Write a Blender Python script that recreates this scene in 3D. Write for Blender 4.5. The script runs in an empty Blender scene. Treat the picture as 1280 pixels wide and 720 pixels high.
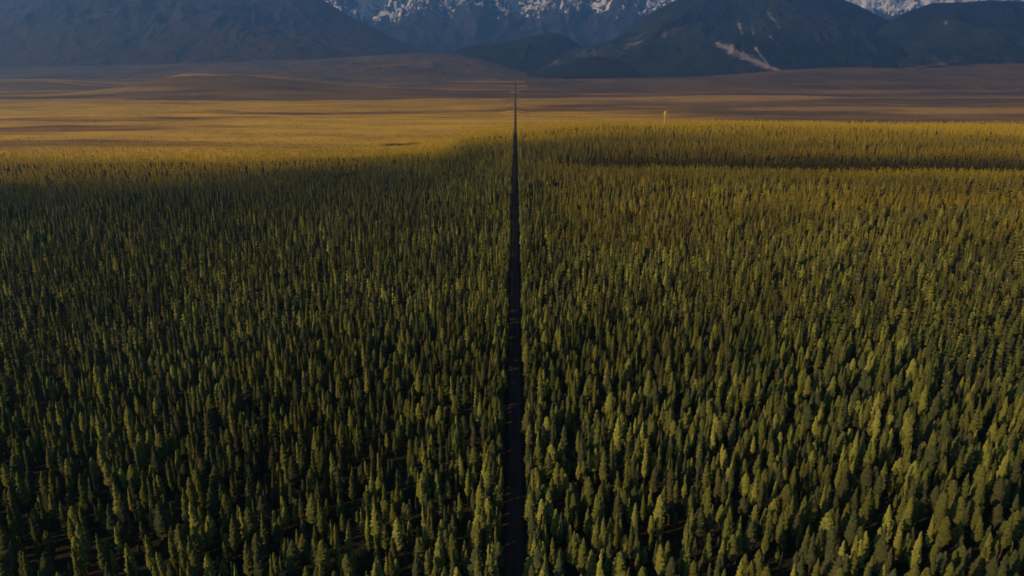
import bpy, math, random
import numpy as np
from mathutils import Vector

random.seed(7)
RNG = np.random.default_rng(11)
D2R = math.radians
sc = bpy.context.scene
COL = sc.collection

# ------------------------------------------------------------------ camera
CAM_H = 130.0
F = 853.0                       # focal length in photograph pixels (1280 wide)
PITCH = math.atan(280 / F)
YAW = 4 / F                     # road vanishes a little right of the middle
cam = bpy.data.cameras.new("camera")
cam.sensor_width = 36; cam.lens = 36 * F / 1280
cam.clip_start = 1; cam.clip_end = 90000
cam_o = bpy.data.objects.new("camera", cam); COL.objects.link(cam_o)
cam_o.location = (0, 0, CAM_H)
cam_o.rotation_euler = (math.pi / 2 - PITCH, 0, YAW)
sc.camera = cam_o


def at(px, py, depth):
    """A place seen at a photograph pixel, at a given distance north of the drone."""
    rx, ry, rz = (px - 640) / F, 1.0, (360 - py) / F
    c, s = math.cos(PITCH), math.sin(PITCH)
    y1, z1 = ry * c + rz * s, -ry * s + rz * c
    c, s = math.cos(YAW), math.sin(YAW)
    x2, y2 = rx * c - y1 * s, rx * s + y1 * c
    k = depth / y2
    return x2 * k, depth, CAM_H + z1 * k


def project(x, y, z):
    c, s = math.cos(YAW), math.sin(YAW)
    x1, y1 = x * c + y * s, -x * s + y * c
    z1 = z - CAM_H
    c, s = math.cos(PITCH), math.sin(PITCH)
    d, u = y1 * c - z1 * s, y1 * s + z1 * c
    return 640 + F * x1 / d, 360 - F * u / d, d


# ------------------------------------------------------------------ noise
def _hash(ix, iy, seed):
    n = (ix.astype(np.int64) * 374761393 + iy.astype(np.int64) * 668265263 + seed * 1442695041) & 0xFFFFFFFF
    n = ((n ^ (n >> 13)) * 1274126177) & 0xFFFFFFFF
    n = (n ^ (n >> 16)) & 0xFFFFFFFF
    return n / 4294967295.0


def vnoise(x, y, seed=0):
    ix, iy = np.floor(x), np.floor(y)
    fx, fy = x - ix, y - iy
    ux, uy = fx ** 3 * (fx * (fx * 6 - 15) + 10), fy ** 3 * (fy * (fy * 6 - 15) + 10)
    a, b = _hash(ix, iy, seed), _hash(ix + 1, iy, seed)
    c, d = _hash(ix, iy + 1, seed), _hash(ix + 1, iy + 1, seed)
    return (a + (b - a) * ux) * (1 - uy) + (c + (d - c) * ux) * uy


def fbm(x, y, seed=0, oct=4, gain=0.5):
    s, a, t = 0, 1.0, 0
    for o in range(oct):
        s = s + a * (vnoise(x, y, seed + o * 17) * 2 - 1); t += a
        ca, sa = 0.8, 0.6
        x, y = (x * ca - y * sa) * 2.03 + 5.1, (x * sa + y * ca) * 2.03 - 3.7
        a *= gain
    return s / t


def ridged(x, y, seed=0, oct=5, gain=0.5):
    s, a, t, w = 0, 1.0, 0, 1.0
    for o in range(oct):
        n = 1 - np.abs(vnoise(x, y, seed + o * 13) * 2 - 1)
        n = n * n
        s = s + a * n * w; t += a
        w = np.clip(n * 1.6, 0, 1)
        x, y = (x * 0.8 - y * 0.6) * 2.07 + 1.7, (x * 0.6 + y * 0.8) * 2.07 + 9.2
        a *= gain
    return s / t


def sstep(a, b, v):
    t = np.clip((v - a) / (b - a), 0, 1)
    return t * t * (3 - 2 * t)


# ------------------------------------------------------------------ terrain
def forest_edge(x, y):
    """Distance north at which the dense forest ends, by bearing."""
    t = x / np.maximum(y, 1)
    e = np.interp(t, [-0.9, -0.75, -0.4, -0.22, -0.12, -0.06, 0.05, 0.22, 0.5, 0.9],
                  [930, 935, 970, 1040, 1100, 1270, 1370, 1430, 1430, 1420])
    return e + 45 * fbm(x / 160, y / 160, 41, 3)


def terrain(x, y):
    x = np.asarray(x, float); y = np.asarray(y, float)
    r = np.hypot(x, y)
    road = sstep(6, 45, np.abs(x))                     # the ground is graded level across the road
    z = road * 2.2 * fbm(x / 130, y / 130, 3, 3) * sstep(90, 300, r)
    t = x / np.maximum(y, 50)
    right = sstep(-0.12, 0.18, t)
    # wooded hill ahead and to the right, with a hollow before it
    z = z + (0.35 + 0.65 * right) * (14.5 * np.exp(-((t - 0.27) / 0.46) ** 2) - 1) * np.exp(-((y - 1400) / 210) ** 2) * sstep(-0.45, -0.05, t)
    z = z - right * 13 * np.exp(-((y + 0.06 * x - 925) / 75) ** 2) * (0.25 + 0.75 * road)
    z = z + right * 4.0 * np.exp(-((y + 0.06 * x - 770) / 60) ** 2)
    # gentle rise on the left where the wood ends, falling away beyond
    z = z + (1 - sstep(-0.35, 0.0, t)) * 3 * np.exp(-((y - 980) / 110) ** 2)
    z = z - (1 - right) * 6 * np.exp(-((y - 760) / 120) ** 2) * road
    hx_, hy_, _ = at(500, 180, 1185)
    z = z - 3.0 * np.exp(-((x - hx_) / 34) ** 2 - ((y - hy_ - 0.3 * (x - hx_)) / 22) ** 2)
    # open plain: long low swells lying across the view
    far = sstep(1350, 2300, r)
    w = 60 * fbm(x / 900, y / 900, 71, 3)
    z = z + far * road * (14 * fbm(x / 900, (y + w) / 260, 5, 4) + 0.0014 * np.clip(r, 0, 9000) * fbm(x / 1500, y / 420, 9, 4))
    z = z + far * 5 * fbm(0 * x, y / 300, 6, 3) * (1 - road)
    bx, by, _ = at(262, 92, 3250)
    hx = (x - bx) / np.where(x > bx, 800, 360)
    z = z + 88 * np.exp(-hx ** 2 - ((y - by - 80 * fbm(x / 500, y / 500, 77, 2)) / 330) ** 2) * (1 + 0.20 * fbm(x / 260, y / 160, 78, 3))
    bx, by, _ = at(40, 97, 4300)
    z = z + 34 * np.exp(-((x - bx) / 600) ** 2 - ((y - by) / 420) ** 2)
    # alluvial fans rising to the foot of the mountains
    z = z + sstep(4200, 9500, r) * (12 + 75 * sstep(0.05, 0.5, t) + 25 * sstep(-0.05, -0.5, t) + 16 * road * fbm(x / 900, y / 420, 12, 5))
    return z


def mesh_from(name, verts, faces, smooth=True):
    me = bpy.data.meshes.new(name)
    verts = np.asarray(verts, dtype=np.float32).reshape(-1, 3)
    faces = np.asarray(faces, dtype=np.int32)
    n = faces.shape[1]
    me.vertices.add(len(verts)); me.vertices.foreach_set('co', verts.ravel())
    me.loops.add(faces.size); me.loops.foreach_set('vertex_index', faces.ravel())
    me.polygons.add(len(faces))
    me.polygons.foreach_set('loop_start', np.arange(0, faces.size, n, dtype=np.int32))
    me.update(calc_edges=True)
    if smooth:
        me.polygons.foreach_set('use_smooth', np.ones(len(faces), dtype=bool))
    me.validate()
    return me


def grid_mesh(name, X, Y, Z):
    r, c = X.shape
    idx = np.arange(r * c).reshape(r, c)
    f = np.stack([idx[:-1, :-1], idx[:-1, 1:], idx[1:, 1:], idx[1:, :-1]], -1).reshape(-1, 4)
    return mesh_from(name, np.stack([X, Y, Z], -1).reshape(-1, 3), f)


def attr(me, name, vals):
    a = me.attributes.new(name, 'FLOAT', 'POINT')
    a.data.foreach_set('value', np.asarray(vals, dtype=np.float32).ravel())


def link(name, me, mat=None, parent=None):
    o = bpy.data.objects.new(name, me); COL.objects.link(o)
    if mat is not None: me.materials.append(mat)
    if parent is not None: o.parent = parent
    return o


# ------------------------------------------------------------------ materials
class NT:
    def __init__(self, name):
        self.m = bpy.data.materials.new(name); self.m.use_nodes = True
        self.t = self.m.node_tree; self.t.nodes.clear()
        self.out = self.t.nodes.new('ShaderNodeOutputMaterial')
    def n(self, typ, **kw):
        nd = self.t.nodes.new(typ)
        for k, v in kw.items(): setattr(nd, k, v)
        return nd
    def l(self, a, b): self.t.links.new(a, b)
    def val(self, sock, v):
        if hasattr(v, 'is_linked') or isinstance(v, bpy.types.NodeSocket): self.l(v, sock)
        else: sock.default_value = v
    def math(self, op, a, b=None, clamp=False):
        nd = self.n('ShaderNodeMath', operation=op, use_clamp=clamp)
        self.val(nd.inputs[0], a)
        if b is not None: self.val(nd.inputs[1], b)
        return nd.outputs[0]
    def mix(self, f, a, b, mode='MIX'):
        nd = self.n('ShaderNodeMix', data_type='RGBA', blend_type=mode)
        self.val(nd.inputs[0], f)
        self.val(nd.inputs[6], (*a, 1) if isinstance(a, tuple) and len(a) == 3 else a)
        self.val(nd.inputs[7], (*b, 1) if isinstance(b, tuple) and len(b) == 3 else b)
        return nd.outputs[2]
    def pos(self): return self.n('ShaderNodeNewGeometry').outputs['Position']
    def noise(self, vec, scale, detail=4, rough=0.55, stretch=(1, 1, 1), dist=0):
        mp = self.n('ShaderNodeMapping'); mp.inputs['Scale'].default_value = stretch
        self.l(vec, mp.inputs['Vector'])
        nd = self.n('ShaderNodeTexNoise'); nd.inputs['Scale'].default_value = scale
        nd.inputs['Detail'].default_value = detail; nd.inputs['Roughness'].default_value = rough
        nd.inputs['Distortion'].default_value = dist
        self.l(mp.outputs[0], nd.inputs['Vector'])
        return nd.outputs['Fac']
    def ramp(self, f, a, b):
        nd = self.n('ShaderNodeMapRange', interpolation_type='SMOOTHSTEP')
        self.val(nd.inputs[0], f); nd.inputs[1].default_value = a; nd.inputs[2].default_value = b
        return nd.outputs[0]
    def attr(self, name, typ='GEOMETRY'):
        nd = self.n('ShaderNodeAttribute', attribute_name=name, attribute_type=typ)
        return nd
    def bsdf(self, color, rough=0.9, spec=0.15, bump=None, bstr=0.4, bdist=1.0):
        b = self.n('ShaderNodeBsdfPrincipled')
        self.val(b.inputs['Base Color'], (*color, 1) if isinstance(color, tuple) else color)
        self.val(b.inputs['Roughness'], rough)
        b.inputs['Specular IOR Level'].default_value = spec
        if bump is not None:
            bp = self.n('ShaderNodeBump'); bp.inputs['Strength'].default_value = bstr; bp.inputs['Distance'].default_value = bdist
            self.l(bump, bp.inputs['Height']); self.l(bp.outputs[0], b.inputs['Normal'])
        self.l(b.outputs[0], self.out.inputs['Surface'])
        return b


def mat_ground():
    t = NT('ground'); p = t.pos()
    forest = t.attr('forest').outputs['Fac']
    heath = t.attr('heath').outputs['Fac']
    n1 = t.noise(p, 0.0022, 6, 0.6, (0.35, 1.6, 1), 0.6)
    n2 = t.noise(p, 0.009, 5, 0.6, (0.5, 1.3, 1))
    n3 = t.noise(p, 0.05, 5, 0.65)
    n4 = t.noise(p, 0.9, 4, 0.6)
    n5 = t.noise(p, 0.0011, 4, 0.55, (0.5, 2.6, 1), 0.4)
    grass = t.mix(t.ramp(n2, 0.35, 0.65), GRASS_A, GRASS_B)
    grass = t.mix(t.ramp(n1, 0.50, 0.62), grass, (0.12, 0.062, 0.030))
    hth = t.mix(t.ramp(n1, 0.36, 0.60), HEATH_A, HEATH_B)
    hth = t.mix(t.ramp(n5, 0.50, 0.62), hth, HEATH_C)
    hth = t.mix(t.math('MULTIPLY', t.ramp(n2, 0.54, 0.70), 0.6), hth, (0.048, 0.036, 0.026))
    c = t.mix(t.ramp(heath, 0.0, 1.0), grass, hth)
    c = t.mix(t.math('MULTIPLY', t.ramp(n3, 0.52, 0.72), 0.5), c, (0.05, 0.042, 0.014))
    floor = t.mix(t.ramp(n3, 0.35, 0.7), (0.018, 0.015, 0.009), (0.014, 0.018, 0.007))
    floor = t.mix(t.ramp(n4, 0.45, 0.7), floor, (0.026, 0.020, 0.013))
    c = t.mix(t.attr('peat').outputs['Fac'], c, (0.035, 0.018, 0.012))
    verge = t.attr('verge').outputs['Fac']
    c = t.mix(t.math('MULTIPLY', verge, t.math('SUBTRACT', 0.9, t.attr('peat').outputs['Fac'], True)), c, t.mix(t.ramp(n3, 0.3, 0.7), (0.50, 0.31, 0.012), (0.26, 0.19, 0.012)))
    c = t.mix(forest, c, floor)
    t.bsdf(c, 0.95, 0.1, t.math('ADD', n3, t.math('MULTIPLY', n4, 0.15)), 0.6, 3.0)
    return t.m


GRASS_A = (0.46, 0.28, 0.028); GRASS_B = (0.32, 0.21, 0.030)
HEATH_A = (0.135, 0.088, 0.048); HEATH_B = (0.070, 0.052, 0.040); HEATH_C = (0.26, 0.165, 0.055)


def mat_road():
    t = NT('dirt_road'); p = t.pos()
    a = t.noise(p, 0.5, 6, 0.6, (1, 0.12, 1)); b = t.noise(p, 0.02, 4, 0.5); g = t.noise(p, 6, 3, 0.6)
    c = t.mix(t.ramp(a, 0.35, 0.65), (0.030, 0.020, 0.018), (0.044, 0.029, 0.025))
    c = t.mix(t.math('MULTIPLY', t.ramp(b, 0.45, 0.6), 0.5), c, (0.032, 0.026, 0.027))
    wheel = t.attr('rut').outputs['Fac']
    c = t.mix(t.math('MULTIPLY', wheel, 0.4), c, (0.06, 0.04, 0.034))
    t.bsdf(c, 0.9, 0.2, g, 0.5, 0.05)
    return t.m


def mat_foliage(kind):
    """kind 'INSTANCER': colour from the point cloud's tint; 'OBJECT': from the object's own colour."""
    t = NT('conifer_needles')
    if kind == 'INSTANCER':
        col = t.attr('tint', 'INSTANCER').outputs['Color']
    else:
        col = t.n('ShaderNodeObjectInfo').outputs['Color']
    sh = t.attr('spray').outputs['Fac']            # every branch spray has a slightly different green
    c = t.mix(t.math('MULTIPLY', t.ramp(sh, 0.55, 1.0), 0.5), col, t.mix(1.0, col, (1.5, 1.35, 0.9), 'MULTIPLY'))
    c = t.mix(t.math('MULTIPLY', t.ramp(sh, 0.5, 0.0), 0.5), c, t.mix(1.0, col, (0.5, 0.55, 0.6), 'MULTIPLY'))
    d = t.n('ShaderNodeBsdfDiffuse'); t.l(c, d.inputs['Color']); d.inputs['Roughness'].default_value = 0.5
    tr = t.n('ShaderNodeBsdfTranslucent'); t.l(t.mix(1.0, c, (1.1, 1.0, 0.5), 'MULTIPLY'), tr.inputs['Color'])
    mx = t.n('ShaderNodeMixShader'); mx.inputs[0].default_value = 0.22
    t.l(d.outputs[0], mx.inputs[1]); t.l(tr.outputs[0], mx.inputs[2]); t.l(mx.outputs[0], t.out.inputs['Surface'])
    return t.m


def mat_bark(c=(0.055, 0.04, 0.03)):
    t = NT('bark'); p = t.n('ShaderNodeTexCoord').outputs['Object']
    a = t.noise(p, 3, 5, 0.6, (3, 3, 0.6))
    t.bsdf(t.mix(a, tuple(v * 0.5 for v in c), tuple(v * 1.4 for v in c)), 0.9, 0.1, a, 0.5, 0.05)
    return t.m


def mat_mountain(name, low, mid, rock, snow_z, snow_amount, scree=False):
    t = NT(name); p = t.pos()
    alt = t.attr('alt').outputs['Fac']            # metres above the plain
    gul = t.attr('gully').outputs['Fac']
    n1 = t.noise(p, 0.0016, 7, 0.62, (1, 1, 0.45), 0.4)
    n2 = t.noise(p, 0.007, 6, 0.68, (1, 0.7, 0.35), 0.8)
    n4 = t.noise(p, 0.0040, 8, 0.68, (1.25, 1, 0.9), 1.6)
    n3 = t.noise(p, 0.0006, 4, 0.5)
    c = t.mix(t.ramp(n1, 0.40, 0.62), low, mid)
    up = t.ramp(t.math('ADD', alt, t.math('MULTIPLY', t.math('SUBTRACT', n1, 0.5), 900)), snow_z * 0.35, snow_z * 0.8)
    c = t.mix(up, c, t.mix(t.ramp(n2, 0.4, 0.65), mid, rock))
    if scree:
        s = t.attr('scree').outputs['Fac']
        m = t.ramp(t.math('ADD', s, t.math('MULTIPLY', t.math('SUBTRACT', t.noise(p, 0.016, 6, 0.75, (1, 1, 0.5), 1.0), 0.5), 3.0)), 0.42, 0.95)
        c = t.mix(t.math('MULTIPLY', m, 0.85), c, (0.24, 0.21, 0.21))
        pale = t.attr('pale').outputs['Fac']
        c = t.mix(t.math('MULTIPLY', pale, t.ramp(n2, 0.45, 0.7)), c, (0.17, 0.14, 0.12))
    a2 = t.math('ADD', alt, t.math('MULTIPLY', t.math('SUBTRACT', n3, 0.5), 700))
    sm = t.math('ADD', t.math('MULTIPLY', t.ramp(a2, snow_z * 0.75, snow_z * 1.6), 0.30),
                t.math('ADD', t.math('MULTIPLY', gul, 0.16), t.math('MULTIPLY', n4, 1.3)))
    snow = t.math('MULTIPLY', t.ramp(sm, 0.80 - snow_amount, 0.86 - snow_amount), t.ramp(a2, snow_z * 0.70, snow_z * 0.85))
    c = t.mix(snow, c, (0.80, 0.81, 0.84))
    t.bsdf(c, 0.9, 0.1, t.math('ADD', n1, t.math('MULTIPLY', n2, 0.5)), 0.9, 60)
    return t.m


# ------------------------------------------------------------------ ground, road
rr = 40 * (26000 / 40) ** (np.arange(620) / 619.0)
th = np.radians(np.linspace(-64, 64, 461))
R_, T_ = np.meshgrid(rr, th, indexing='ij')
GX, GY = R_ * np.sin(T_), R_ * np.cos(T_)
GZ = terrain(GX, GY)
gm = grid_mesh('ground', GX, GY, GZ)
fe = forest_edge(GX, GY)
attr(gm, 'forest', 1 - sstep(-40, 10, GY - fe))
hx_, hy_, _ = at(500, 180, 1185)
attr(gm, 'peat', 1 - sstep(0.7, 1.1, np.hypot((GX - hx_) / 36, (GY - hy_ - 0.3 * (GX - hx_)) / 22)))
attr(gm, 'verge', 1 - sstep(40, 260, GY - fe + 60 * fbm(GX / 150, GY / 60, 34, 3)))
attr(gm, 'heath', sstep(1500, 3300, GY * (1 + 0.12 * fbm(GX / 700, GY / 300, 33, 3)) + 900 * sstep(0.0, 0.35, GX / GY) - 250 * sstep(-0.2, -0.6, GX / GY)))
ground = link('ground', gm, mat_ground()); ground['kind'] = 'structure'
# the ground also reaches behind and under the drone
bx = np.linspace(-3000, 3000, 61)
by = np.linspace(-3000, 20, 31)
BX, BY = np.meshgrid(bx, by)
# one sheet: a disc sector closing round the camera
th2 = np.radians(np.linspace(64, 296, 241)); rr2 = 40 * (26000 / 40) ** (np.arange(120) / 119.0)
R2, T2 = np.meshgrid(rr2, th2, indexing='ij')
X2, Y2 = R2 * np.sin(T2), R2 * np.cos(T2)
Z2 = 2.2 * fbm(X2 / 130, Y2 / 130, 3, 3) * sstep(90, 300, R2) * sstep(6, 45, np.abs(X2))
c2 = np.linspace(0, 2 * math.pi, 33)
import bmesh
bm = bmesh.new(); bm.from_mesh(gm)
def add_grid(bm, X, Y, Z):
    vs = [[bm.verts.new((X[i, j], Y[i, j], Z[i, j])) for j in range(X.shape[1])] for i in range(X.shape[0])]
    for i in range(X.shape[0] - 1):
        for j in range(X.shape[1] - 1):
            bm.faces.new((vs[i][j], vs[i][j + 1], vs[i + 1][j + 1], vs[i + 1][j])).smooth = True
fl = bm.verts.layers.float.get('forest')
n0 = len(bm.verts)
add_grid(bm, X2, Y2, Z2)
bm.verts.ensure_lookup_table()
ring = [bm.verts.new((40 * math.sin(a), 40 * math.cos(a), 0)) for a in c2[:-1]]
bm.faces.new(ring)
bm.verts.ensure_lookup_table()
for v in bm.verts[n0:]: v[fl] = 1.0
bm.to_mesh(gm); bm.free()

ry = np.concatenate([np.arange(-400, 1800, 4.0), 1800 * (8200 / 1800) ** (np.arange(1, 201) / 200.0)])
prof = np.array([-3.3, -2.7, -1.5, -0.9, 0, 0.9, 1.5, 2.7, 3.3]) * 0.88
drop = np.array([-0.5, 0.0, -0.04, 0.03, 0.05, 0.03, -0.04, 0.0, -0.5])
PX, PY = np.meshgrid(prof, ry)
wob = 0.18 * fbm(PY / 25 + PX, PY / 40, 55, 2) * (np.abs(PX) > 2)
zr = terrain(np.zeros_like(ry), ry)
zr = np.where(ry < 60, 0, zr)
PZ = (zr + 0.12 + np.clip(ry, 0, None) * 0.00025)[:, None] + drop[None, :]
PZ[:, 0] -= np.clip(ry, 0, None) * 0.0005; PZ[:, -1] -= np.clip(ry, 0, None) * 0.0005
rm = grid_mesh('dirt_road', PX + wob, PY, PZ)
attr(rm, 'rut', np.tile(np.array([0, 0, 1, 0.2, 0, 0.2, 1, 0, 0]), len(ry)))
road = link('dirt_road', rm, mat_road()); road['kind'] = 'structure'

# ------------------------------------------------------------------ mountains
def mountain(name, pts, D, wf, wb, mat, nx, ny, seed, spur=0.35, spur_len=900, base=0, rough=1.0, extra=None, scal=1.0, foot=1.25):
    """A range whose skyline passes through the given points at distance D; wf, wb = how far its foot runs forward and back."""
    P = [at(px, py, D) for px, py in pts]
    xs = np.array([q[0] for q in P]); hs = np.array([q[2] for q in P])
    x = np.linspace(xs[0], xs[-1], nx)
    h0 = np.interp(x, xs, hs)
    k = np.hanning(max(3, nx // 40) | 1); k /= k.sum()
    pad = len(k) // 2
    h0 = np.convolve(np.pad(h0, pad, mode='edge'), k, mode='valid')
    t = np.concatenate([-(np.linspace(1, 0, ny) ** 1.0), np.linspace(0, 1, ny // 3)[1:]])
    X, Tt = np.meshgrid(x, t)
    H = np.tile(h0, (len(t), 1))
    warp = 0.30 * fbm(X / (spur_len * 2.2), Tt * 1.5, seed + 5, 3)
    dd = np.where(Tt < 0, -Tt * wf, Tt * wb)
    Y = D + np.where(Tt < 0, Tt * wf, Tt * wb)
    a = np.abs(Tt)
    g = (1 - a) ** foot
    body = g * (1 - 0.0 * a)
    xw = X + spur_len * warp * 1.6 + 0.25 * spur_len * fbm(X / 500, Y / 500, seed + 8, 3)
    sp = ridged(xw / spur_len, Y / (spur_len * 2.6), seed, 6, 0.55)
    sp0 = ridged(xw / spur_len, np.full_like(Y, D) / (spur_len * 2.6), seed, 6, 0.55)
    env = np.clip(a * 3.2, 0, 1) * np.clip((1 - a) * 1.8, 0, 1)
    rel = np.clip(H - base, 0, None)
    Z = base + rel * (body + spur * env * (sp - 0.42)) + rel * 0.03 * rough * fbm(X / 180, Y / 180, seed + 21, 4) * (0.25 + env)
    Z = Z - 45 * sstep(0.86, 1.0, a)
    me = grid_mesh(name, X, Y, Z)
    attr(me, 'alt', Z); attr(me, 'gully', 1 - np.clip(sp * 1.6, 0, 1))
    if extra: extra(me, X, Y, Z)
    o = link(name, me, mat); o['kind'] = 'structure'
    return o

LOW = (0.014, 0.017, 0.014); MID = (0.008, 0.014, 0.018); ROCK = (0.030, 0.028, 0.032)
m_back = mat_mountain('snowy_rock', (0.012, 0.022, 0.028), (0.016, 0.026, 0.034), (0.06, 0.055, 0.065), 840, -0.20)
m_left = mat_mountain('left_slopes', (0.046, 0.027, 0.025), (0.036, 0.024, 0.024), (0.030, 0.026, 0.028), 1000, -0.24)
m_right = mat_mountain('right_slopes', (0.018, 0.024, 0.020), (0.006, 0.012, 0.016), (0.022, 0.030, 0.036), 1500, -0.3, scree=True)
m_hill = mat_mountain('foothill_slopes', (0.012, 0.016, 0.012), (0.008, 0.013, 0.013), (0.012, 0.016, 0.016), 4000, 0)

mountain('mountain_range', [(-520, 0), (-300, -50), (-100, -85), (60, -90), (180, -80), (300, -102), (400, -90), (470, -115), (540, -90), (600, -120), (660, -100), (700, -125),
          (760, -100), (820, -110), (900, -95), (1000, -110), (1060, -90), (1130, -105), (1220, -90), (1330, -105), (1500, -50), (1750, 10)],
         20000, 6600, 4000, m_back, 1300, 360, 101, spur=0.40, spur_len=1500, base=40, rough=1.6, foot=1.0)
mountain('left_mountain', [(-620, 60), (-420, 0), (-200, -50), (-60, -70), (60, -52), (150, -75), (230, -60), (300, -38), (360, -22), (400, -2), (440, 22), (480, 42), (520, 60), (560, 74), (640, 92)],
         10500, 3600, 3000, m_left, 900, 260, 202, spur=0.26, spur_len=1300, base=25, foot=1.35)


def scree_fn(me, X, Y, Z):
    px, py, _ = project(X, Y, Z)                # used only to find where on the slope the stony chute lies
    def seg(ax, ay, bx_, by_, wa, wb_):
        vx, vy = bx_ - ax, by_ - ay; L = vx * vx + vy * vy
        s = np.clip(((px - ax) * vx + (py - ay) * vy) / L, 0, 1)
        d = np.hypot(px - ax - s * vx, (py - ay - s * vy))
        return np.clip(1 - d / (wa + (wb_ - wa) * s), 0, 1)
    s = np.maximum(seg(898, 55, 972, 88, 8, 6), seg(912, 62, 960, 84, 13, 8))
    s = np.maximum(s, 0.72 * seg(924, 30, 928, 44, 5, 5)); s = np.maximum(s, 0.70 * seg(940, 32, 942, 44, 3, 3))
    s = np.maximum(s, 0.74 * seg(960, 16, 974, 34, 5, 5)); s = np.maximum(s, 0.66 * seg(962, 45, 972, 56, 3, 3))
    s = np.maximum(s, seg(944, 60, 964, 86, 4, 4))
    attr(me, 'scree', s)
    attr(me, 'pale', np.maximum(1.0 * seg(770, 62, 850, 36, 12, 9), 0.9 * seg(680, 78, 770, 60, 10, 9)))

mountain('right_mountain', [(630, 104), (665, 84), (700, 64), (738, 57), (765, 50), (792, 36), (812, 18), (835, 5), (870, -14), (930, -34), (985, -30), (1030, -10), (1075, 8), (1120, 30), (1180, 60), (1260, 90)],
         8600, 2500, 2200, m_right, 800, 240, 303, spur=0.38, spur_len=1100, base=25, extra=scree_fn, foot=1.15)


def scree_fn2(me, X, Y, Z):
    n = fbm(X / 300, Z / 120, 999, 3)
    px, py, _ = project(X, Y, Z)
    d = np.hypot((px - 1182) / 5, (py - 28) / 4)
    d2 = np.hypot((px - 1140) / 14, (py - 58) / 5)
    attr(me, 'scree', np.maximum(0.75 * np.clip(1.3 - d, 0, 1), 0))
    attr(me, 'pale', np.maximum(0.9 * np.clip(1.3 - d2, 0, 1), 0.7 * sstep(62, 90, py) * (py < 100)))

mountain('far_right_mountain', [(985, 100), (1020, 90), (1045, 74), (1075, 54), (1105, 32), (1135, 14), (1165, 4), (1200, 3), (1240, 0), (1285, 2), (1330, -8), (1420, -20), (1520, 0), (1640, 40), (1800, 80)],
         7600, 2000, 2000, m_right, 700, 220, 404, spur=0.40, spur_len=900, base=40, extra=scree_fn2, foot=1.2)
mountain('foothill', [(500, 100), (535, 84), (560, 68), (585, 57), (610, 54), (640, 51), (665, 45), (685, 41), (700, 42), (716, 50), (730, 60), (760, 78), (800, 96)],
         9300, 1700, 1500, m_hill, 400, 130, 505, spur=0.30, spur_len=700, base=15, foot=0.9)
mountain('foothill', [(645, 106), (670, 98), (695, 84), (720, 74), (745, 70), (770, 74), (795, 84), (815, 97), (835, 106)],
         6900, 800, 800, m_hill, 260, 90, 606, spur=0.22, spur_len=450, base=10, foot=0.9)
mountain('foothill', [(-500, 98), (-250, 88), (0, 83), (150, 78), (300, 76), (400, 74), (470, 69), (520, 66), (560, 66), (600, 74), (650, 88), (690, 98)],
         7900, 2600, 1200, mat_mountain('heath_slopes', (0.115, 0.078, 0.042), (0.068, 0.050, 0.034), (0.06, 0.05, 0.045), 5000, 0), 700, 160, 707, spur=0.22, spur_len=700, base=12, foot=1.2)
mountain('foothill', [(655, 108), (720, 103), (800, 98), (880, 95), (940, 91), (985, 87), (1060, 84), (1150, 86), (1230, 80), (1320, 78), (1450, 80), (1650, 92), (1800, 104)],
         5600, 2100, 1500, bpy.data.materials['heath_slopes'], 600, 140, 808, spur=0.14, spur_len=600, base=6, foot=1.1)

# ------------------------------------------------------------------ trees
def conifer_mesh(name, h, R, levels, per, seed, crown_base=0.18, shape=0.7, droop=0.35, fan=2):
    """Crown of drooping branch sprays in uneven whorls round the stem."""
    r = random.Random(seed)
    V, Fc, S = [], [], []
    for i in range(levels):
        t = (i + r.uniform(-0.3, 0.3)) / levels
        t = min(max(t, 0), 0.97)
        cb = crown_base * 0.82
        z0 = h * (cb + (1 - cb) * t)
        prof_ = min(1.0, (t + 0.12) * 3.2) * (1 - t) ** shape
        rad = R * max(prof_, 0.07)
        off = r.uniform(0, 6.28)
        for k in range(per):
            if r.random() < 0.07: continue
            a = off + 6.283 * k / per + r.uniform(-0.3, 0.3)
            L = rad * r.uniform(0.50, 1.30)
            w = L * r.uniform(0.34, 0.56) + 0.05 * R
            dz = -L * droop * r.uniform(0.4, 1.4) + L * 0.15
            ca, sa = math.cos(a), math.sin(a)
            def P(u, v, zz): return (ca * u - sa * v, sa * u + ca * v, z0 + zz)
            s = r.random()
            b = len(V)
            thk = h * 0.035 * r.uniform(0.7, 1.3)
            if fan == 2:
                V += [P(0, 0, thk), P(L * 0.55, w, dz * 0.4 - thk), P(L, 0, dz + thk * 0.2), P(L * 0.55, -w, dz * 0.4 - thk), P(L * 0.5, 0, dz * 0.2 + thk * 0.6)]
                Fc += [(b, b + 1, b + 4), (b + 1, b + 2, b + 4), (b + 2, b + 3, b + 4), (b + 3, b, b + 4)]
                S += [s] * 5
            else:
                V += [P(0, 0, thk), P(L, w * 0.8, dz), P(L, -w * 0.8, dz - thk)]
                Fc += [(b, b + 1, b + 2)]
                S += [s] * 3
    b = len(V)                                       # leading shoot
    n = 4
    for k in range(n):
        a = 6.283 * k / n
        V.append((R * 0.10 * math.cos(a), R * 0.10 * math.sin(a), h * 0.90)); S.append(0.8)
    V.append((0, 0, h * 1.01)); S.append(0.9)
    for k in range(n): Fc.append((b + k, b + (k + 1) % n, b + n))
    me = mesh_from(name, V, Fc, smooth=False)
    attr(me, 'spray', S)
    return me


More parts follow.
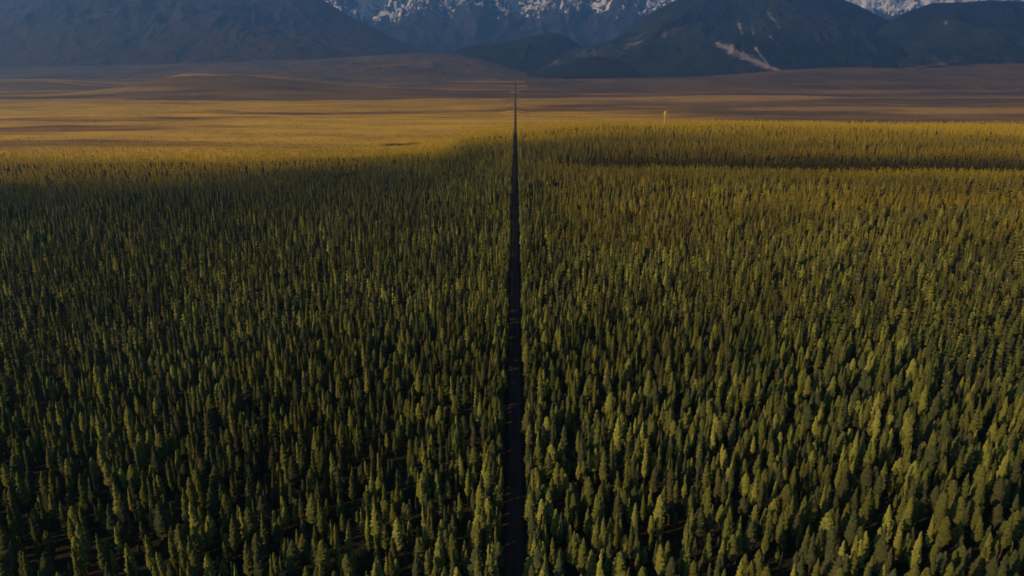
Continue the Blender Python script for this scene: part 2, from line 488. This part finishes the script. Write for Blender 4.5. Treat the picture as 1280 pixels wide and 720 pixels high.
def trunk_mesh(name, h, r0, seg=6, lean=0.0, limbs=0, seed=0):
    V, Fc = [], []
    rg = random.Random(seed)
    L = 5
    for i in range(L + 1):
        t = i / L
        rad = r0 * (1 - t) ** 0.8 + 0.02
        if i == 0: rad *= 1.35
        for k in range(seg):
            a = 6.283 * k / seg
            V.append((rad * math.cos(a) + lean * t * t, rad * math.sin(a), h * t - (0.6 if i == 0 else 0)))
    for i in range(L):
        for k in range(seg):
            Fc.append((i * seg + k, i * seg + (k + 1) % seg, (i + 1) * seg + (k + 1) % seg, (i + 1) * seg + k))
    for j in range(limbs):
        z = h * rg.uniform(0.06, 0.6); a = rg.uniform(0, 6.28); ll = rg.uniform(0.5, 1.1)
        b = len(V); ca, sa = math.cos(a), math.sin(a); q = 0.035
        V += [(-sa * q, ca * q, z), (sa * q, -ca * q, z), (ca * ll, sa * ll, z + 0.2 * ll), (0, 0, z + 0.09)]
        Fc += [(b, b + 1, b + 2, b + 3)]
    return mesh_from(name, V, Fc, smooth=True)


M_INST = mat_foliage('INSTANCER'); M_OBJ = mat_foliage('OBJECT'); M_BARK = mat_bark()
# (height, crown radius, whorls, sprays, taper, crown base)
KINDS = [(15.0, 1.90, 19, 11, 0.46, 0.36), (13.5, 2.10, 17, 11, 0.42, 0.38), (17.5, 1.85, 22, 10, 0.56, 0.40), (12.0, 1.65, 16, 10, 0.52, 0.32), (14.5, 2.25, 18, 12, 0.38, 0.42),
         (16.5, 1.60, 22, 10, 0.60, 0.34), (11.0, 1.85, 15, 11, 0.42, 0.30), (16.0, 1.45, 17, 7, 0.62, 0.30)]
crowns, trunks = [], []
for i, (h, R, lv, per, shp, cb) in enumerate(KINDS):
    me = conifer_mesh('spruce_crown', h, R, lv, per, 50 + i, cb, shp); me.materials.append(M_OBJ); crowns.append(me)
    tm = trunk_mesh('spruce_trunk', h * 0.93, 0.15 + 0.006 * h, 7, 0, 10, i); tm.materials.append(M_BARK); trunks.append(tm)

LIB = bpy.data.collections.new('forest_library')     # never linked to the scene: only the forest's instances show

def lib_tree(crown, trunk, name, far=False):
    bm = bmesh.new(); bm.from_mesh(crown)
    nf = len(bm.faces)
    if trunk is not None:
        bm.from_mesh(trunk)
        bm.faces.ensure_lookup_table()
        for f in bm.faces[nf:]: f.material_index = 1
    me = bpy.data.meshes.new(name); bm.to_mesh(me); bm.free()
    me.materials.clear(); me.materials.append(M_INST); me.materials.append(M_BARK)
    return me

near_lib = [lib_tree(c, t, 'forest_tree') for c, t in zip(crowns, trunks)]
mid_lib, far_lib = [], []
for i, (h, R, lv, per, shp, cb) in enumerate(KINDS):
    mid_lib.append(lib_tree(conifer_mesh('m', h, R * 1.02, max(8, lv // 2), 7, 150 + i, cb, shp), None, 'forest_tree'))
    far_lib.append(lib_tree(conifer_mesh('f', h, R * 1.05, 7, 6, 250 + i, cb, shp, fan=1), None, 'forest_tree'))


def make_coll(name, meshes):
    c = bpy.data.collections.new(name)
    for m in meshes:
        o = bpy.data.objects.new('forest_tree', m); c.objects.link(o)
    return c


def scatter(name, pts, rot, scl, tint, coll, label):
    n = len(pts)
    me = bpy.data.meshes.new(name)
    me.vertices.add(n); me.vertices.foreach_set('co', np.asarray(pts, np.float32).ravel())
    a = me.attributes.new('rot', 'FLOAT_VECTOR', 'POINT'); a.data.foreach_set('vector', np.asarray(rot, np.float32).ravel())
    a = me.attributes.new('scl', 'FLOAT_VECTOR', 'POINT'); a.data.foreach_set('vector', np.asarray(scl, np.float32).ravel())
    a = me.attributes.new('tint', 'FLOAT_COLOR', 'POINT')
    a.data.foreach_set('color', np.concatenate([tint, np.ones((n, 1))], 1).astype(np.float32).ravel())
    a = me.attributes.new('pick', 'INT', 'POINT'); a.data.foreach_set('value', RNG.integers(0, len(coll.objects), n).astype(np.int32))
    o = bpy.data.objects.new(name, me); COL.objects.link(o)
    ng = bpy.data.node_groups.new(name, 'GeometryNodeTree')
    ng.interface.new_socket('Geometry', in_out='INPUT', socket_type='NodeSocketGeometry')
    ng.interface.new_socket('Geometry', in_out='OUTPUT', socket_type='NodeSocketGeometry')
    N = ng.nodes; gi = N.new('NodeGroupInput'); go = N.new('NodeGroupOutput')
    ip = N.new('GeometryNodeInstanceOnPoints'); ci = N.new('GeometryNodeCollectionInfo')
    ci.inputs['Collection'].default_value = coll; ci.inputs['Separate Children'].default_value = True; ci.inputs['Reset Children'].default_value = True
    ip.inputs['Pick Instance'].default_value = True
    def na(nm, ty):
        q = N.new('GeometryNodeInputNamedAttribute'); q.data_type = ty; q.inputs['Name'].default_value = nm; return q.outputs['Attribute']
    L = ng.links.new
    L(gi.outputs[0], ip.inputs['Points']); L(ci.outputs[0], ip.inputs['Instance'])
    L(na('pick', 'INT'), ip.inputs['Instance Index']); L(na('rot', 'FLOAT_VECTOR'), ip.inputs['Rotation']); L(na('scl', 'FLOAT_VECTOR'), ip.inputs['Scale'])
    L(ip.outputs[0], go.inputs[0])
    md = o.modifiers.new('forest', 'NODES'); md.node_group = ng
    o['kind'] = 'stuff'; o['label'] = label; o['category'] = 'forest'
    return o


# positions: jittered hexagonal planting, wider apart and older trees farther out
def spread(y): return 1 + 0.5 * sstep(250, 1250, y)


def positions(y0, y1, sp):
    P = []
    y, j, sp0 = y0, 0, sp
    while y < y1:
        sp = sp0 * spread(y); j += 1
        y += sp * 0.866
        hw = 0.80 * max(y, 0) + 75
        n = int(2 * hw / sp)
        x = -hw + (np.arange(n) + 0.5 * (j % 2)) * sp
        P.append(np.stack([x + RNG.normal(0, sp * 0.30, n), y + RNG.normal(0, sp * 0.30, n)], 1))
    P = np.concatenate(P)
    return P


P = positions(70, 1620, 3.9)
# the cut edge along the track is filled by a ragged line of younger trees on each side
ey = np.arange(70, 1380, 2.3); es = []
for sg in (-1, 1):
    es.append(np.stack([sg * (4.6 + np.abs(RNG.normal(0, 0.9, len(ey)))), ey + RNG.normal(0, 0.5, len(ey))], 1))
ey2 = np.arange(70, 1380, 3.0)
for sg in (-1, -1, 1):
    es.append(np.stack([sg * (6.8 + np.abs(RNG.normal(0, 1.6, len(ey2)))), ey2 + RNG.normal(0, 1, len(ey2))], 1))
P = np.concatenate([P] + es)
x, y = P[:, 0], P[:, 1]
keep = np.abs(x) > 3.9 + 0.5 * np.abs(fbm(x / 9, y / 9, 88, 2))
e = forest_edge(x, y)
dens = 1 - sstep(-20, 40, y - e)
dens = dens * (0.90 + 0.16 * sstep(-0.2, 0.3, fbm(x / 22, y / 22, 90, 3)) - 0.10)
edge_band = (1 - sstep(10, 330, y - e)) * 0.45
dens = np.maximum(dens, edge_band)
keep &= RNG.random(len(x)) < dens
P = P[keep]; x, y = P[:, 0], P[:, 1]
z = terrain(x, y) - 0.15
n = len(x)


def forest_tint(x, y):
    """Needle colour: olive to yellow-green, individual by individual and by stand; golden towards the open plain, darkened in the hollow to paint in its shade."""
    n = len(x)
    u = RNG.random(n); t = x / np.maximum(y, 1)
    A = np.array([0.098, 0.108, 0.030]); B = np.array([0.210, 0.222, 0.052]); C = np.array([0.060, 0.074, 0.034]); Dk = np.array([0.066, 0.070, 0.032])
    c = A + (B - A) * (sstep(0.45, 1.0, u) ** 1.3)[:, None]
    v = RNG.random(n)
    c = np.where((v < 0.22)[:, None], C, c); c = np.where(((v > 0.22) & (v < 0.38))[:, None], Dk, c)
    stand = fbm(x / 70, y / 70, 61, 3)
    c = c * (1 + 0.45 * stand)[:, None]
    c = c * (1 + (np.array([[0.94, 0.97, 0.95]]) - 1) * (1 - sstep(250, 600, y))[:, None])
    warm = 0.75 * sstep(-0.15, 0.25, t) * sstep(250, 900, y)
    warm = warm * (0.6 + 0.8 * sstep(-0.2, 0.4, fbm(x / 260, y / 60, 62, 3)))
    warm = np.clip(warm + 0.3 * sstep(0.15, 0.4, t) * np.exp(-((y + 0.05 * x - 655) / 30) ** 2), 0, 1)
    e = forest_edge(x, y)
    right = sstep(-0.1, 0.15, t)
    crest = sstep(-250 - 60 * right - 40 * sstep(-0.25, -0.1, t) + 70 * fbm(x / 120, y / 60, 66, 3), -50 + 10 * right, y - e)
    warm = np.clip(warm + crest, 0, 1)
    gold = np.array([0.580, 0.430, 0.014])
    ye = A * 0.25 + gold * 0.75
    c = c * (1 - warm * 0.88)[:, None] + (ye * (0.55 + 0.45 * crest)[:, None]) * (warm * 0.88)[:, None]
    # cooler, darker spruce on the left flank; the right hollow's shade is painted into the tint
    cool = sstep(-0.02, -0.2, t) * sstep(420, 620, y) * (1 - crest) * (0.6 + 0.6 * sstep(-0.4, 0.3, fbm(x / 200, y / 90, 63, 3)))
    hollow_shade = sstep(0.02, 0.15, t) * np.exp(-((y + 0.06 * x - 955) / 55) ** 2)
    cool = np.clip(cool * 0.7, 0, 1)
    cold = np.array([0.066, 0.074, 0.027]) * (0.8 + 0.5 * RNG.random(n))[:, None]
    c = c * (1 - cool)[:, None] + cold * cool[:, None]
    return c * (1 - 0.72 * hollow_shade)[:, None]


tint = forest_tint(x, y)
scl = (0.70 + 0.42 * RNG.random(n) + 0.12 * fbm(x / 45, y / 45, 70, 2))
scl = np.where(RNG.random(n) < 0.22, scl * (0.45 + 0.3 * RNG.random(n)), scl)
ed = y - forest_edge(x, y)
small = (1 - 0.30 * sstep(-260, -60, ed)) * (1 - 0.42 * sstep(-40, 60, ed))
grow = 0.90 * (0.7 + 0.3 * spread(y)) * small
wid = scl * (0.68 + 0.38 * RNG.random(n)) * spread(y) * small ** 0.7
scl = scl * grow
rotz = RNG.random(n) * 6.283
tilt = RNG.normal(0, 0.025, (n, 2))
pick = RNG.integers(0, len(KINDS), n)
KH = np.array([k[0] for k in KINDS]); KR = np.array([k[1] for k in KINDS])
th_ = KH[pick] * scl; tw_ = KR[pick] * wid

# the 300 trees that show largest become things of their own
px, py, dep = project(x, y, z + th_)
pxb, pyb, depb = project(x, y, z)
vis = (np.minimum(pyb, 720) - py) * np.minimum(1.0, 1.0)
wpx = F * 2 * tw_ / dep
side = np.clip(np.minimum(px + wpx / 2, 1280) - np.maximum(px - wpx / 2, 0), 0, None)
score = np.where((py < 704) & (y > 60), side * np.clip(vis, 0, 60), 0)
score = np.where((px > 8) & (px < 1272), score, 0)
# what a nearer neighbour hides does not show: count how much of each crown is covered
cand = np.argsort(-score)[:2600]
order = cand[np.argsort(dep[cand])]
occ = np.zeros(n)
cell = np.zeros((360, 640), bool)
near_all = np.where((dep < dep[cand].max()) & (px > -20) & (px < 1300))[0]
near_all = near_all[np.argsort(dep[near_all])]
shown = np.zeros(n)
for i in near_all:
    x0, x1 = int(max(0, (px[i] - wpx[i] * 0.42) / 2)), int(min(640, (px[i] + wpx[i] * 0.42) / 2 + 1))
    y0, y1 = int(max(0, py[i] / 2)), int(min(360, pyb[i] / 2))
    if x1 <= x0 or y1 <= y0 or y0 >= 360: continue
    blk = cell[y0:y1, x0:x1]
    shown[i] = (~blk).sum(); blk[:] = True
chosen = np.argsort(-shown)[:300]
chosen = chosen[shown[chosen] > 0]
is_own = np.zeros(n, bool); is_own[chosen] = True

rest = ~is_own
dist = np.hypot(x, y)
pts = np.stack([x, y, z], 1)
rot = np.concatenate([tilt, rotz[:, None]], 1)
SC = np.stack([wid, wid, scl], 1)
bands = [(0, 360, near_lib), (360, 760, mid_lib), (760, 9000, far_lib)]
# one forest object: join the three levels of detail by picking from one collection
lib_all = make_coll('forest_library', near_lib + mid_lib + far_lib)
NK = len(KINDS)
lod = np.where(dist < 330, 0, np.where(dist < 760, 1, 2))
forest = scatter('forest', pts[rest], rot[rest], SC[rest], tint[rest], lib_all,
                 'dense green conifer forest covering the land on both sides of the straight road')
# Collection Info orders children by name: look the order up
order_names = sorted([(o.name, i) for i, o in enumerate(lib_all.objects)], key=lambda q: q[0])
rank = {i: r for r, (nm, i) in enumerate(order_names)}
idx = (lod * NK + pick)[rest]
forest.data.attributes['pick'].data.foreach_set('value', np.array([rank[int(i)] for i in idx], np.int32))

# ---- shrubs and small trees dotted over the open plain
nS = 26000
sy = 1050 + 2700 * RNG.random(nS) ** 1.5
sx = (RNG.random(nS) * 2 - 1) * (0.80 * sy)
ok = (sy > forest_edge(sx, sy) + 10) & (np.abs(sx) > 8)
ok &= RNG.random(nS) < sstep(-0.15, 0.35, fbm(sx / 240, sy / 90, 95, 3)) * 0.9 + 0.12
sx, sy = sx[ok], sy[ok]
sz = terrain(sx, sy) - 0.1
m = len(sx)
s1 = 0.10 + 0.22 * RNG.random(m)
tt = np.where((RNG.random(m) < 0.6)[:, None], np.array([[0.20, 0.135, 0.018]]), np.array([[0.07, 0.06, 0.018]])) * (0.7 + 0.6 * RNG.random(m))[:, None]
far_c = make_coll('shrub_library', far_lib[:])
sh = scatter('shrubland', np.stack([sx, sy, sz], 1), np.stack([0 * sx, 0 * sx, RNG.random(m) * 6.28], 1),
             np.stack([s1 * 1.6, s1 * 1.6, s1], 1), tt, far_c, 'scattered low golden shrubs dotting the open plain beyond the forest')
sh['category'] = 'shrubs'

# ---- the separate trees, with labels that find them
LUM = tint[chosen] @ np.array([0.3, 0.6, 0.1]); Q1, Q2 = np.quantile(LUM, [0.38, 0.70])
def colour_word(c):
    r_, g_, b_ = c
    lum = 0.3 * r_ + 0.6 * g_ + 0.1 * b_
    if lum > Q2: return 'bright yellow-green'
    if b_ / g_ > 0.42: return 'dark grey-green'
    if lum > Q1: return 'mid olive-green'
    return 'dark olive-green'

info = []
roadside = []
for i in chosen:
    hw = 'tall' if th_[i] > 14.5 else ('short' if th_[i] < 10.5 else 'medium')
    info.append([i, hw, colour_word(tint[i])])
ORD = ['first', 'second', 'third', 'fourth', 'fifth', 'sixth', 'seventh', 'eighth', 'ninth', 'tenth', 'eleventh', 'twelfth', 'thirteenth', 'fourteenth']
labels = {}
for sgn, nm in ((-1, 'left'), (1, 'right')):
    rs = [q for q in info if 0 < sgn * x[q[0]] < 7.0]
    rs.sort(key=lambda q: -py[q[0]])
    for k, q in enumerate(rs):
        labels[q[0]] = '%s %s spruce on the %s road edge, %s up from the picture bottom' % (q[1], q[2], nm, ORD[min(k, 13)])
zones = {}
for q in info:
    i = q[0]
    if i in labels: continue
    if px[i] < 640:
        k = int(px[i] / 64); zn = ('by the left frame edge', 'one tenth', 'two tenths', 'three tenths', 'four tenths', 'halfway', 'six tenths', 'seven tenths', 'eight tenths', 'nine tenths')[min(k, 9)]
        zt = zn if k == 0 else zn + ' across from left corner to road'
    else:
        k = int((1280 - px[i]) / 64); zn = ('by the right frame edge', 'one tenth', 'two tenths', 'three tenths', 'four tenths', 'halfway', 'six tenths', 'seven tenths', 'eight tenths', 'nine tenths')[min(k, 9)]
        zt = zn if k == 0 else zn + ' across from right corner to road'
    zones.setdefault((zt, q[1], q[2]), []).append(i)
for (zt, hw, cw), ids in zones.items():
    ids.sort(key=lambda i: px[i])
    for k, i in enumerate(ids):
        if len(ids) == 1: lb = 'only %s %s spruce %s' % (hw, cw, zt)
        elif k == 0: lb = 'leftmost %s %s spruce %s' % (hw, cw, zt)
        elif k == len(ids) - 1: lb = 'rightmost %s %s spruce %s' % (hw, cw, zt)
        else: lb = '%s %s %s spruce from left, %s' % (ORD[k], hw, cw, zt)
        labels[i] = lb

protos = []
for i in range(NK):
    root = bpy.data.objects.new('spruce_tree', None)
    root.empty_display_size = 0.5
    c = bpy.data.objects.new('crown', crowns[i]); c.parent = root
    t = bpy.data.objects.new('trunk', trunks[i]); t.parent = root
    protos.append((root, c, t))
for j in chosen:
    pr = protos[pick[j]]
    root = pr[0].copy(); COL.objects.link(root)
    root.location = (x[j], y[j], z[j]); root.rotation_euler = (tilt[j, 0], tilt[j, 1], rotz[j]); root.scale = (wid[j], wid[j], scl[j])
    root['label'] = labels[j]; root['category'] = 'tree'; root['group'] = 'spruce trees at the near edge of the forest'
    for part in pr[1:]:
        q = part.copy(); COL.objects.link(q); q.parent = root
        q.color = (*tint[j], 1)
for pr in protos:
    for o in pr: bpy.data.objects.remove(o)

# ---- the lone pale-stemmed tree on the hill crest
lx, ly, _ = at(831, 150, 1452)
lz = float(terrain(lx, ly))
lone = bpy.data.objects.new('aspen_tree', None); COL.objects.link(lone)
lone.location = (lx, ly, lz - 0.3)
lone['label'] = 'lone tall tree with yellow crown and pale trunk above the hill crest'; lone['category'] = 'tree'
rg = random.Random(5)
V, Fc, S = [], [], []
H = at(831, 138.5, 1452)[2] - lz
for k in range(420):
    a, u = rg.uniform(0, 6.28), rg.uniform(-1, 1)
    rad = 2.6 * math.sqrt(1 - u * u) * rg.uniform(0.5, 1.05)
    c = Vector((rad * math.cos(a), rad * math.sin(a), H * 0.76 + u * H * 0.25))
    s = rg.uniform(0.35, 0.8); b = len(V); sd = rg.random()
    n1 = Vector((rg.gauss(0, 1), rg.gauss(0, 1), rg.gauss(0, 1))).normalized(); n2 = n1.orthogonal().normalized()
    V += [tuple(c + n1 * s), tuple(c + n2 * s), tuple(c - n1 * s), tuple(c - n2 * s)]; S += [sd] * 4
    Fc.append((b, b + 1, b + 2, b + 3))
cm = mesh_from('aspen_crown', V, Fc, False); attr(cm, 'spray', S); cm.materials.append(M_OBJ)
co = link('crown', cm, None, lone); co.color = (0.80, 0.72, 0.08, 1)
tm = trunk_mesh('aspen_trunk', H * 0.95, 0.75, 8); link('trunk', tm, mat_bark((0.50, 0.44, 0.36)), lone)

# ------------------------------------------------------------------ air
bm = bmesh.new(); bmesh.ops.create_cube(bm, size=1)
me = bpy.data.meshes.new('haze'); bm.to_mesh(me); bm.free()
hz = bpy.data.objects.new('haze', me); COL.objects.link(hz)
hz.scale = (60000, 60000, 3300); hz.location = (0, 0, 1650 - 160); hz['kind'] = 'stuff'
hz['label'] = 'thin blue and warm haze over the plain and mountains'; hz['category'] = 'haze'
t = NT('haze')
v = t.n('ShaderNodeVolumePrincipled')
v.inputs['Color'].default_value = (0.17, 0.42, 0.86, 1)
v.inputs['Density'].default_value = 9.5e-5
v.inputs['Anisotropy'].default_value = 0.65
t.l(v.outputs[0], t.out.inputs['Volume'])
me.materials.append(t.m)

# ------------------------------------------------------------------ light
SUN_AZ, SUN_EL = -114.0, 26.0       # degrees clockwise from straight ahead (+Y)
w = bpy.data.worlds.new('World'); sc.world = w; w.use_nodes = True
nt = w.node_tree; bg = nt.nodes['Background']
sky = nt.nodes.new('ShaderNodeTexSky'); sky.sky_type = 'NISHITA'; sky.sun_disc = False
sky.sun_elevation = D2R(SUN_EL); sky.sun_rotation = D2R(SUN_AZ)
nt.links.new(sky.outputs[0], bg.inputs['Color']); bg.inputs['Strength'].default_value = 0.05
sl = bpy.data.lights.new('sun', 'SUN'); sl.energy = 4.8; sl.angle = D2R(0.5); sl.color = (1.0, 0.64, 0.31)
so = bpy.data.objects.new('sun', sl); COL.objects.link(so)
az, el = D2R(SUN_AZ), D2R(SUN_EL)
dvec = Vector((math.sin(az) * math.cos(el), math.cos(az) * math.cos(el), math.sin(el)))
so.rotation_euler = dvec.to_track_quat('Z', 'Y').to_euler(); so.location = (0, 0, 500)

# ------------------------------------------------------------------ render
sc.view_settings.view_transform = 'Standard'; sc.view_settings.look = 'None'
sc.view_settings.exposure = 0.9; sc.view_settings.gamma = 1; sc.view_settings.use_curve_mapping = False
sc.render.engine = 'CYCLES'
sc.cycles.use_denoising = True
sc.cycles.max_bounces = 5; sc.cycles.diffuse_bounces = 3; sc.cycles.transmission_bounces = 2; sc.cycles.volume_bounces = 1
sc.cycles.transparent_max_bounces = 4
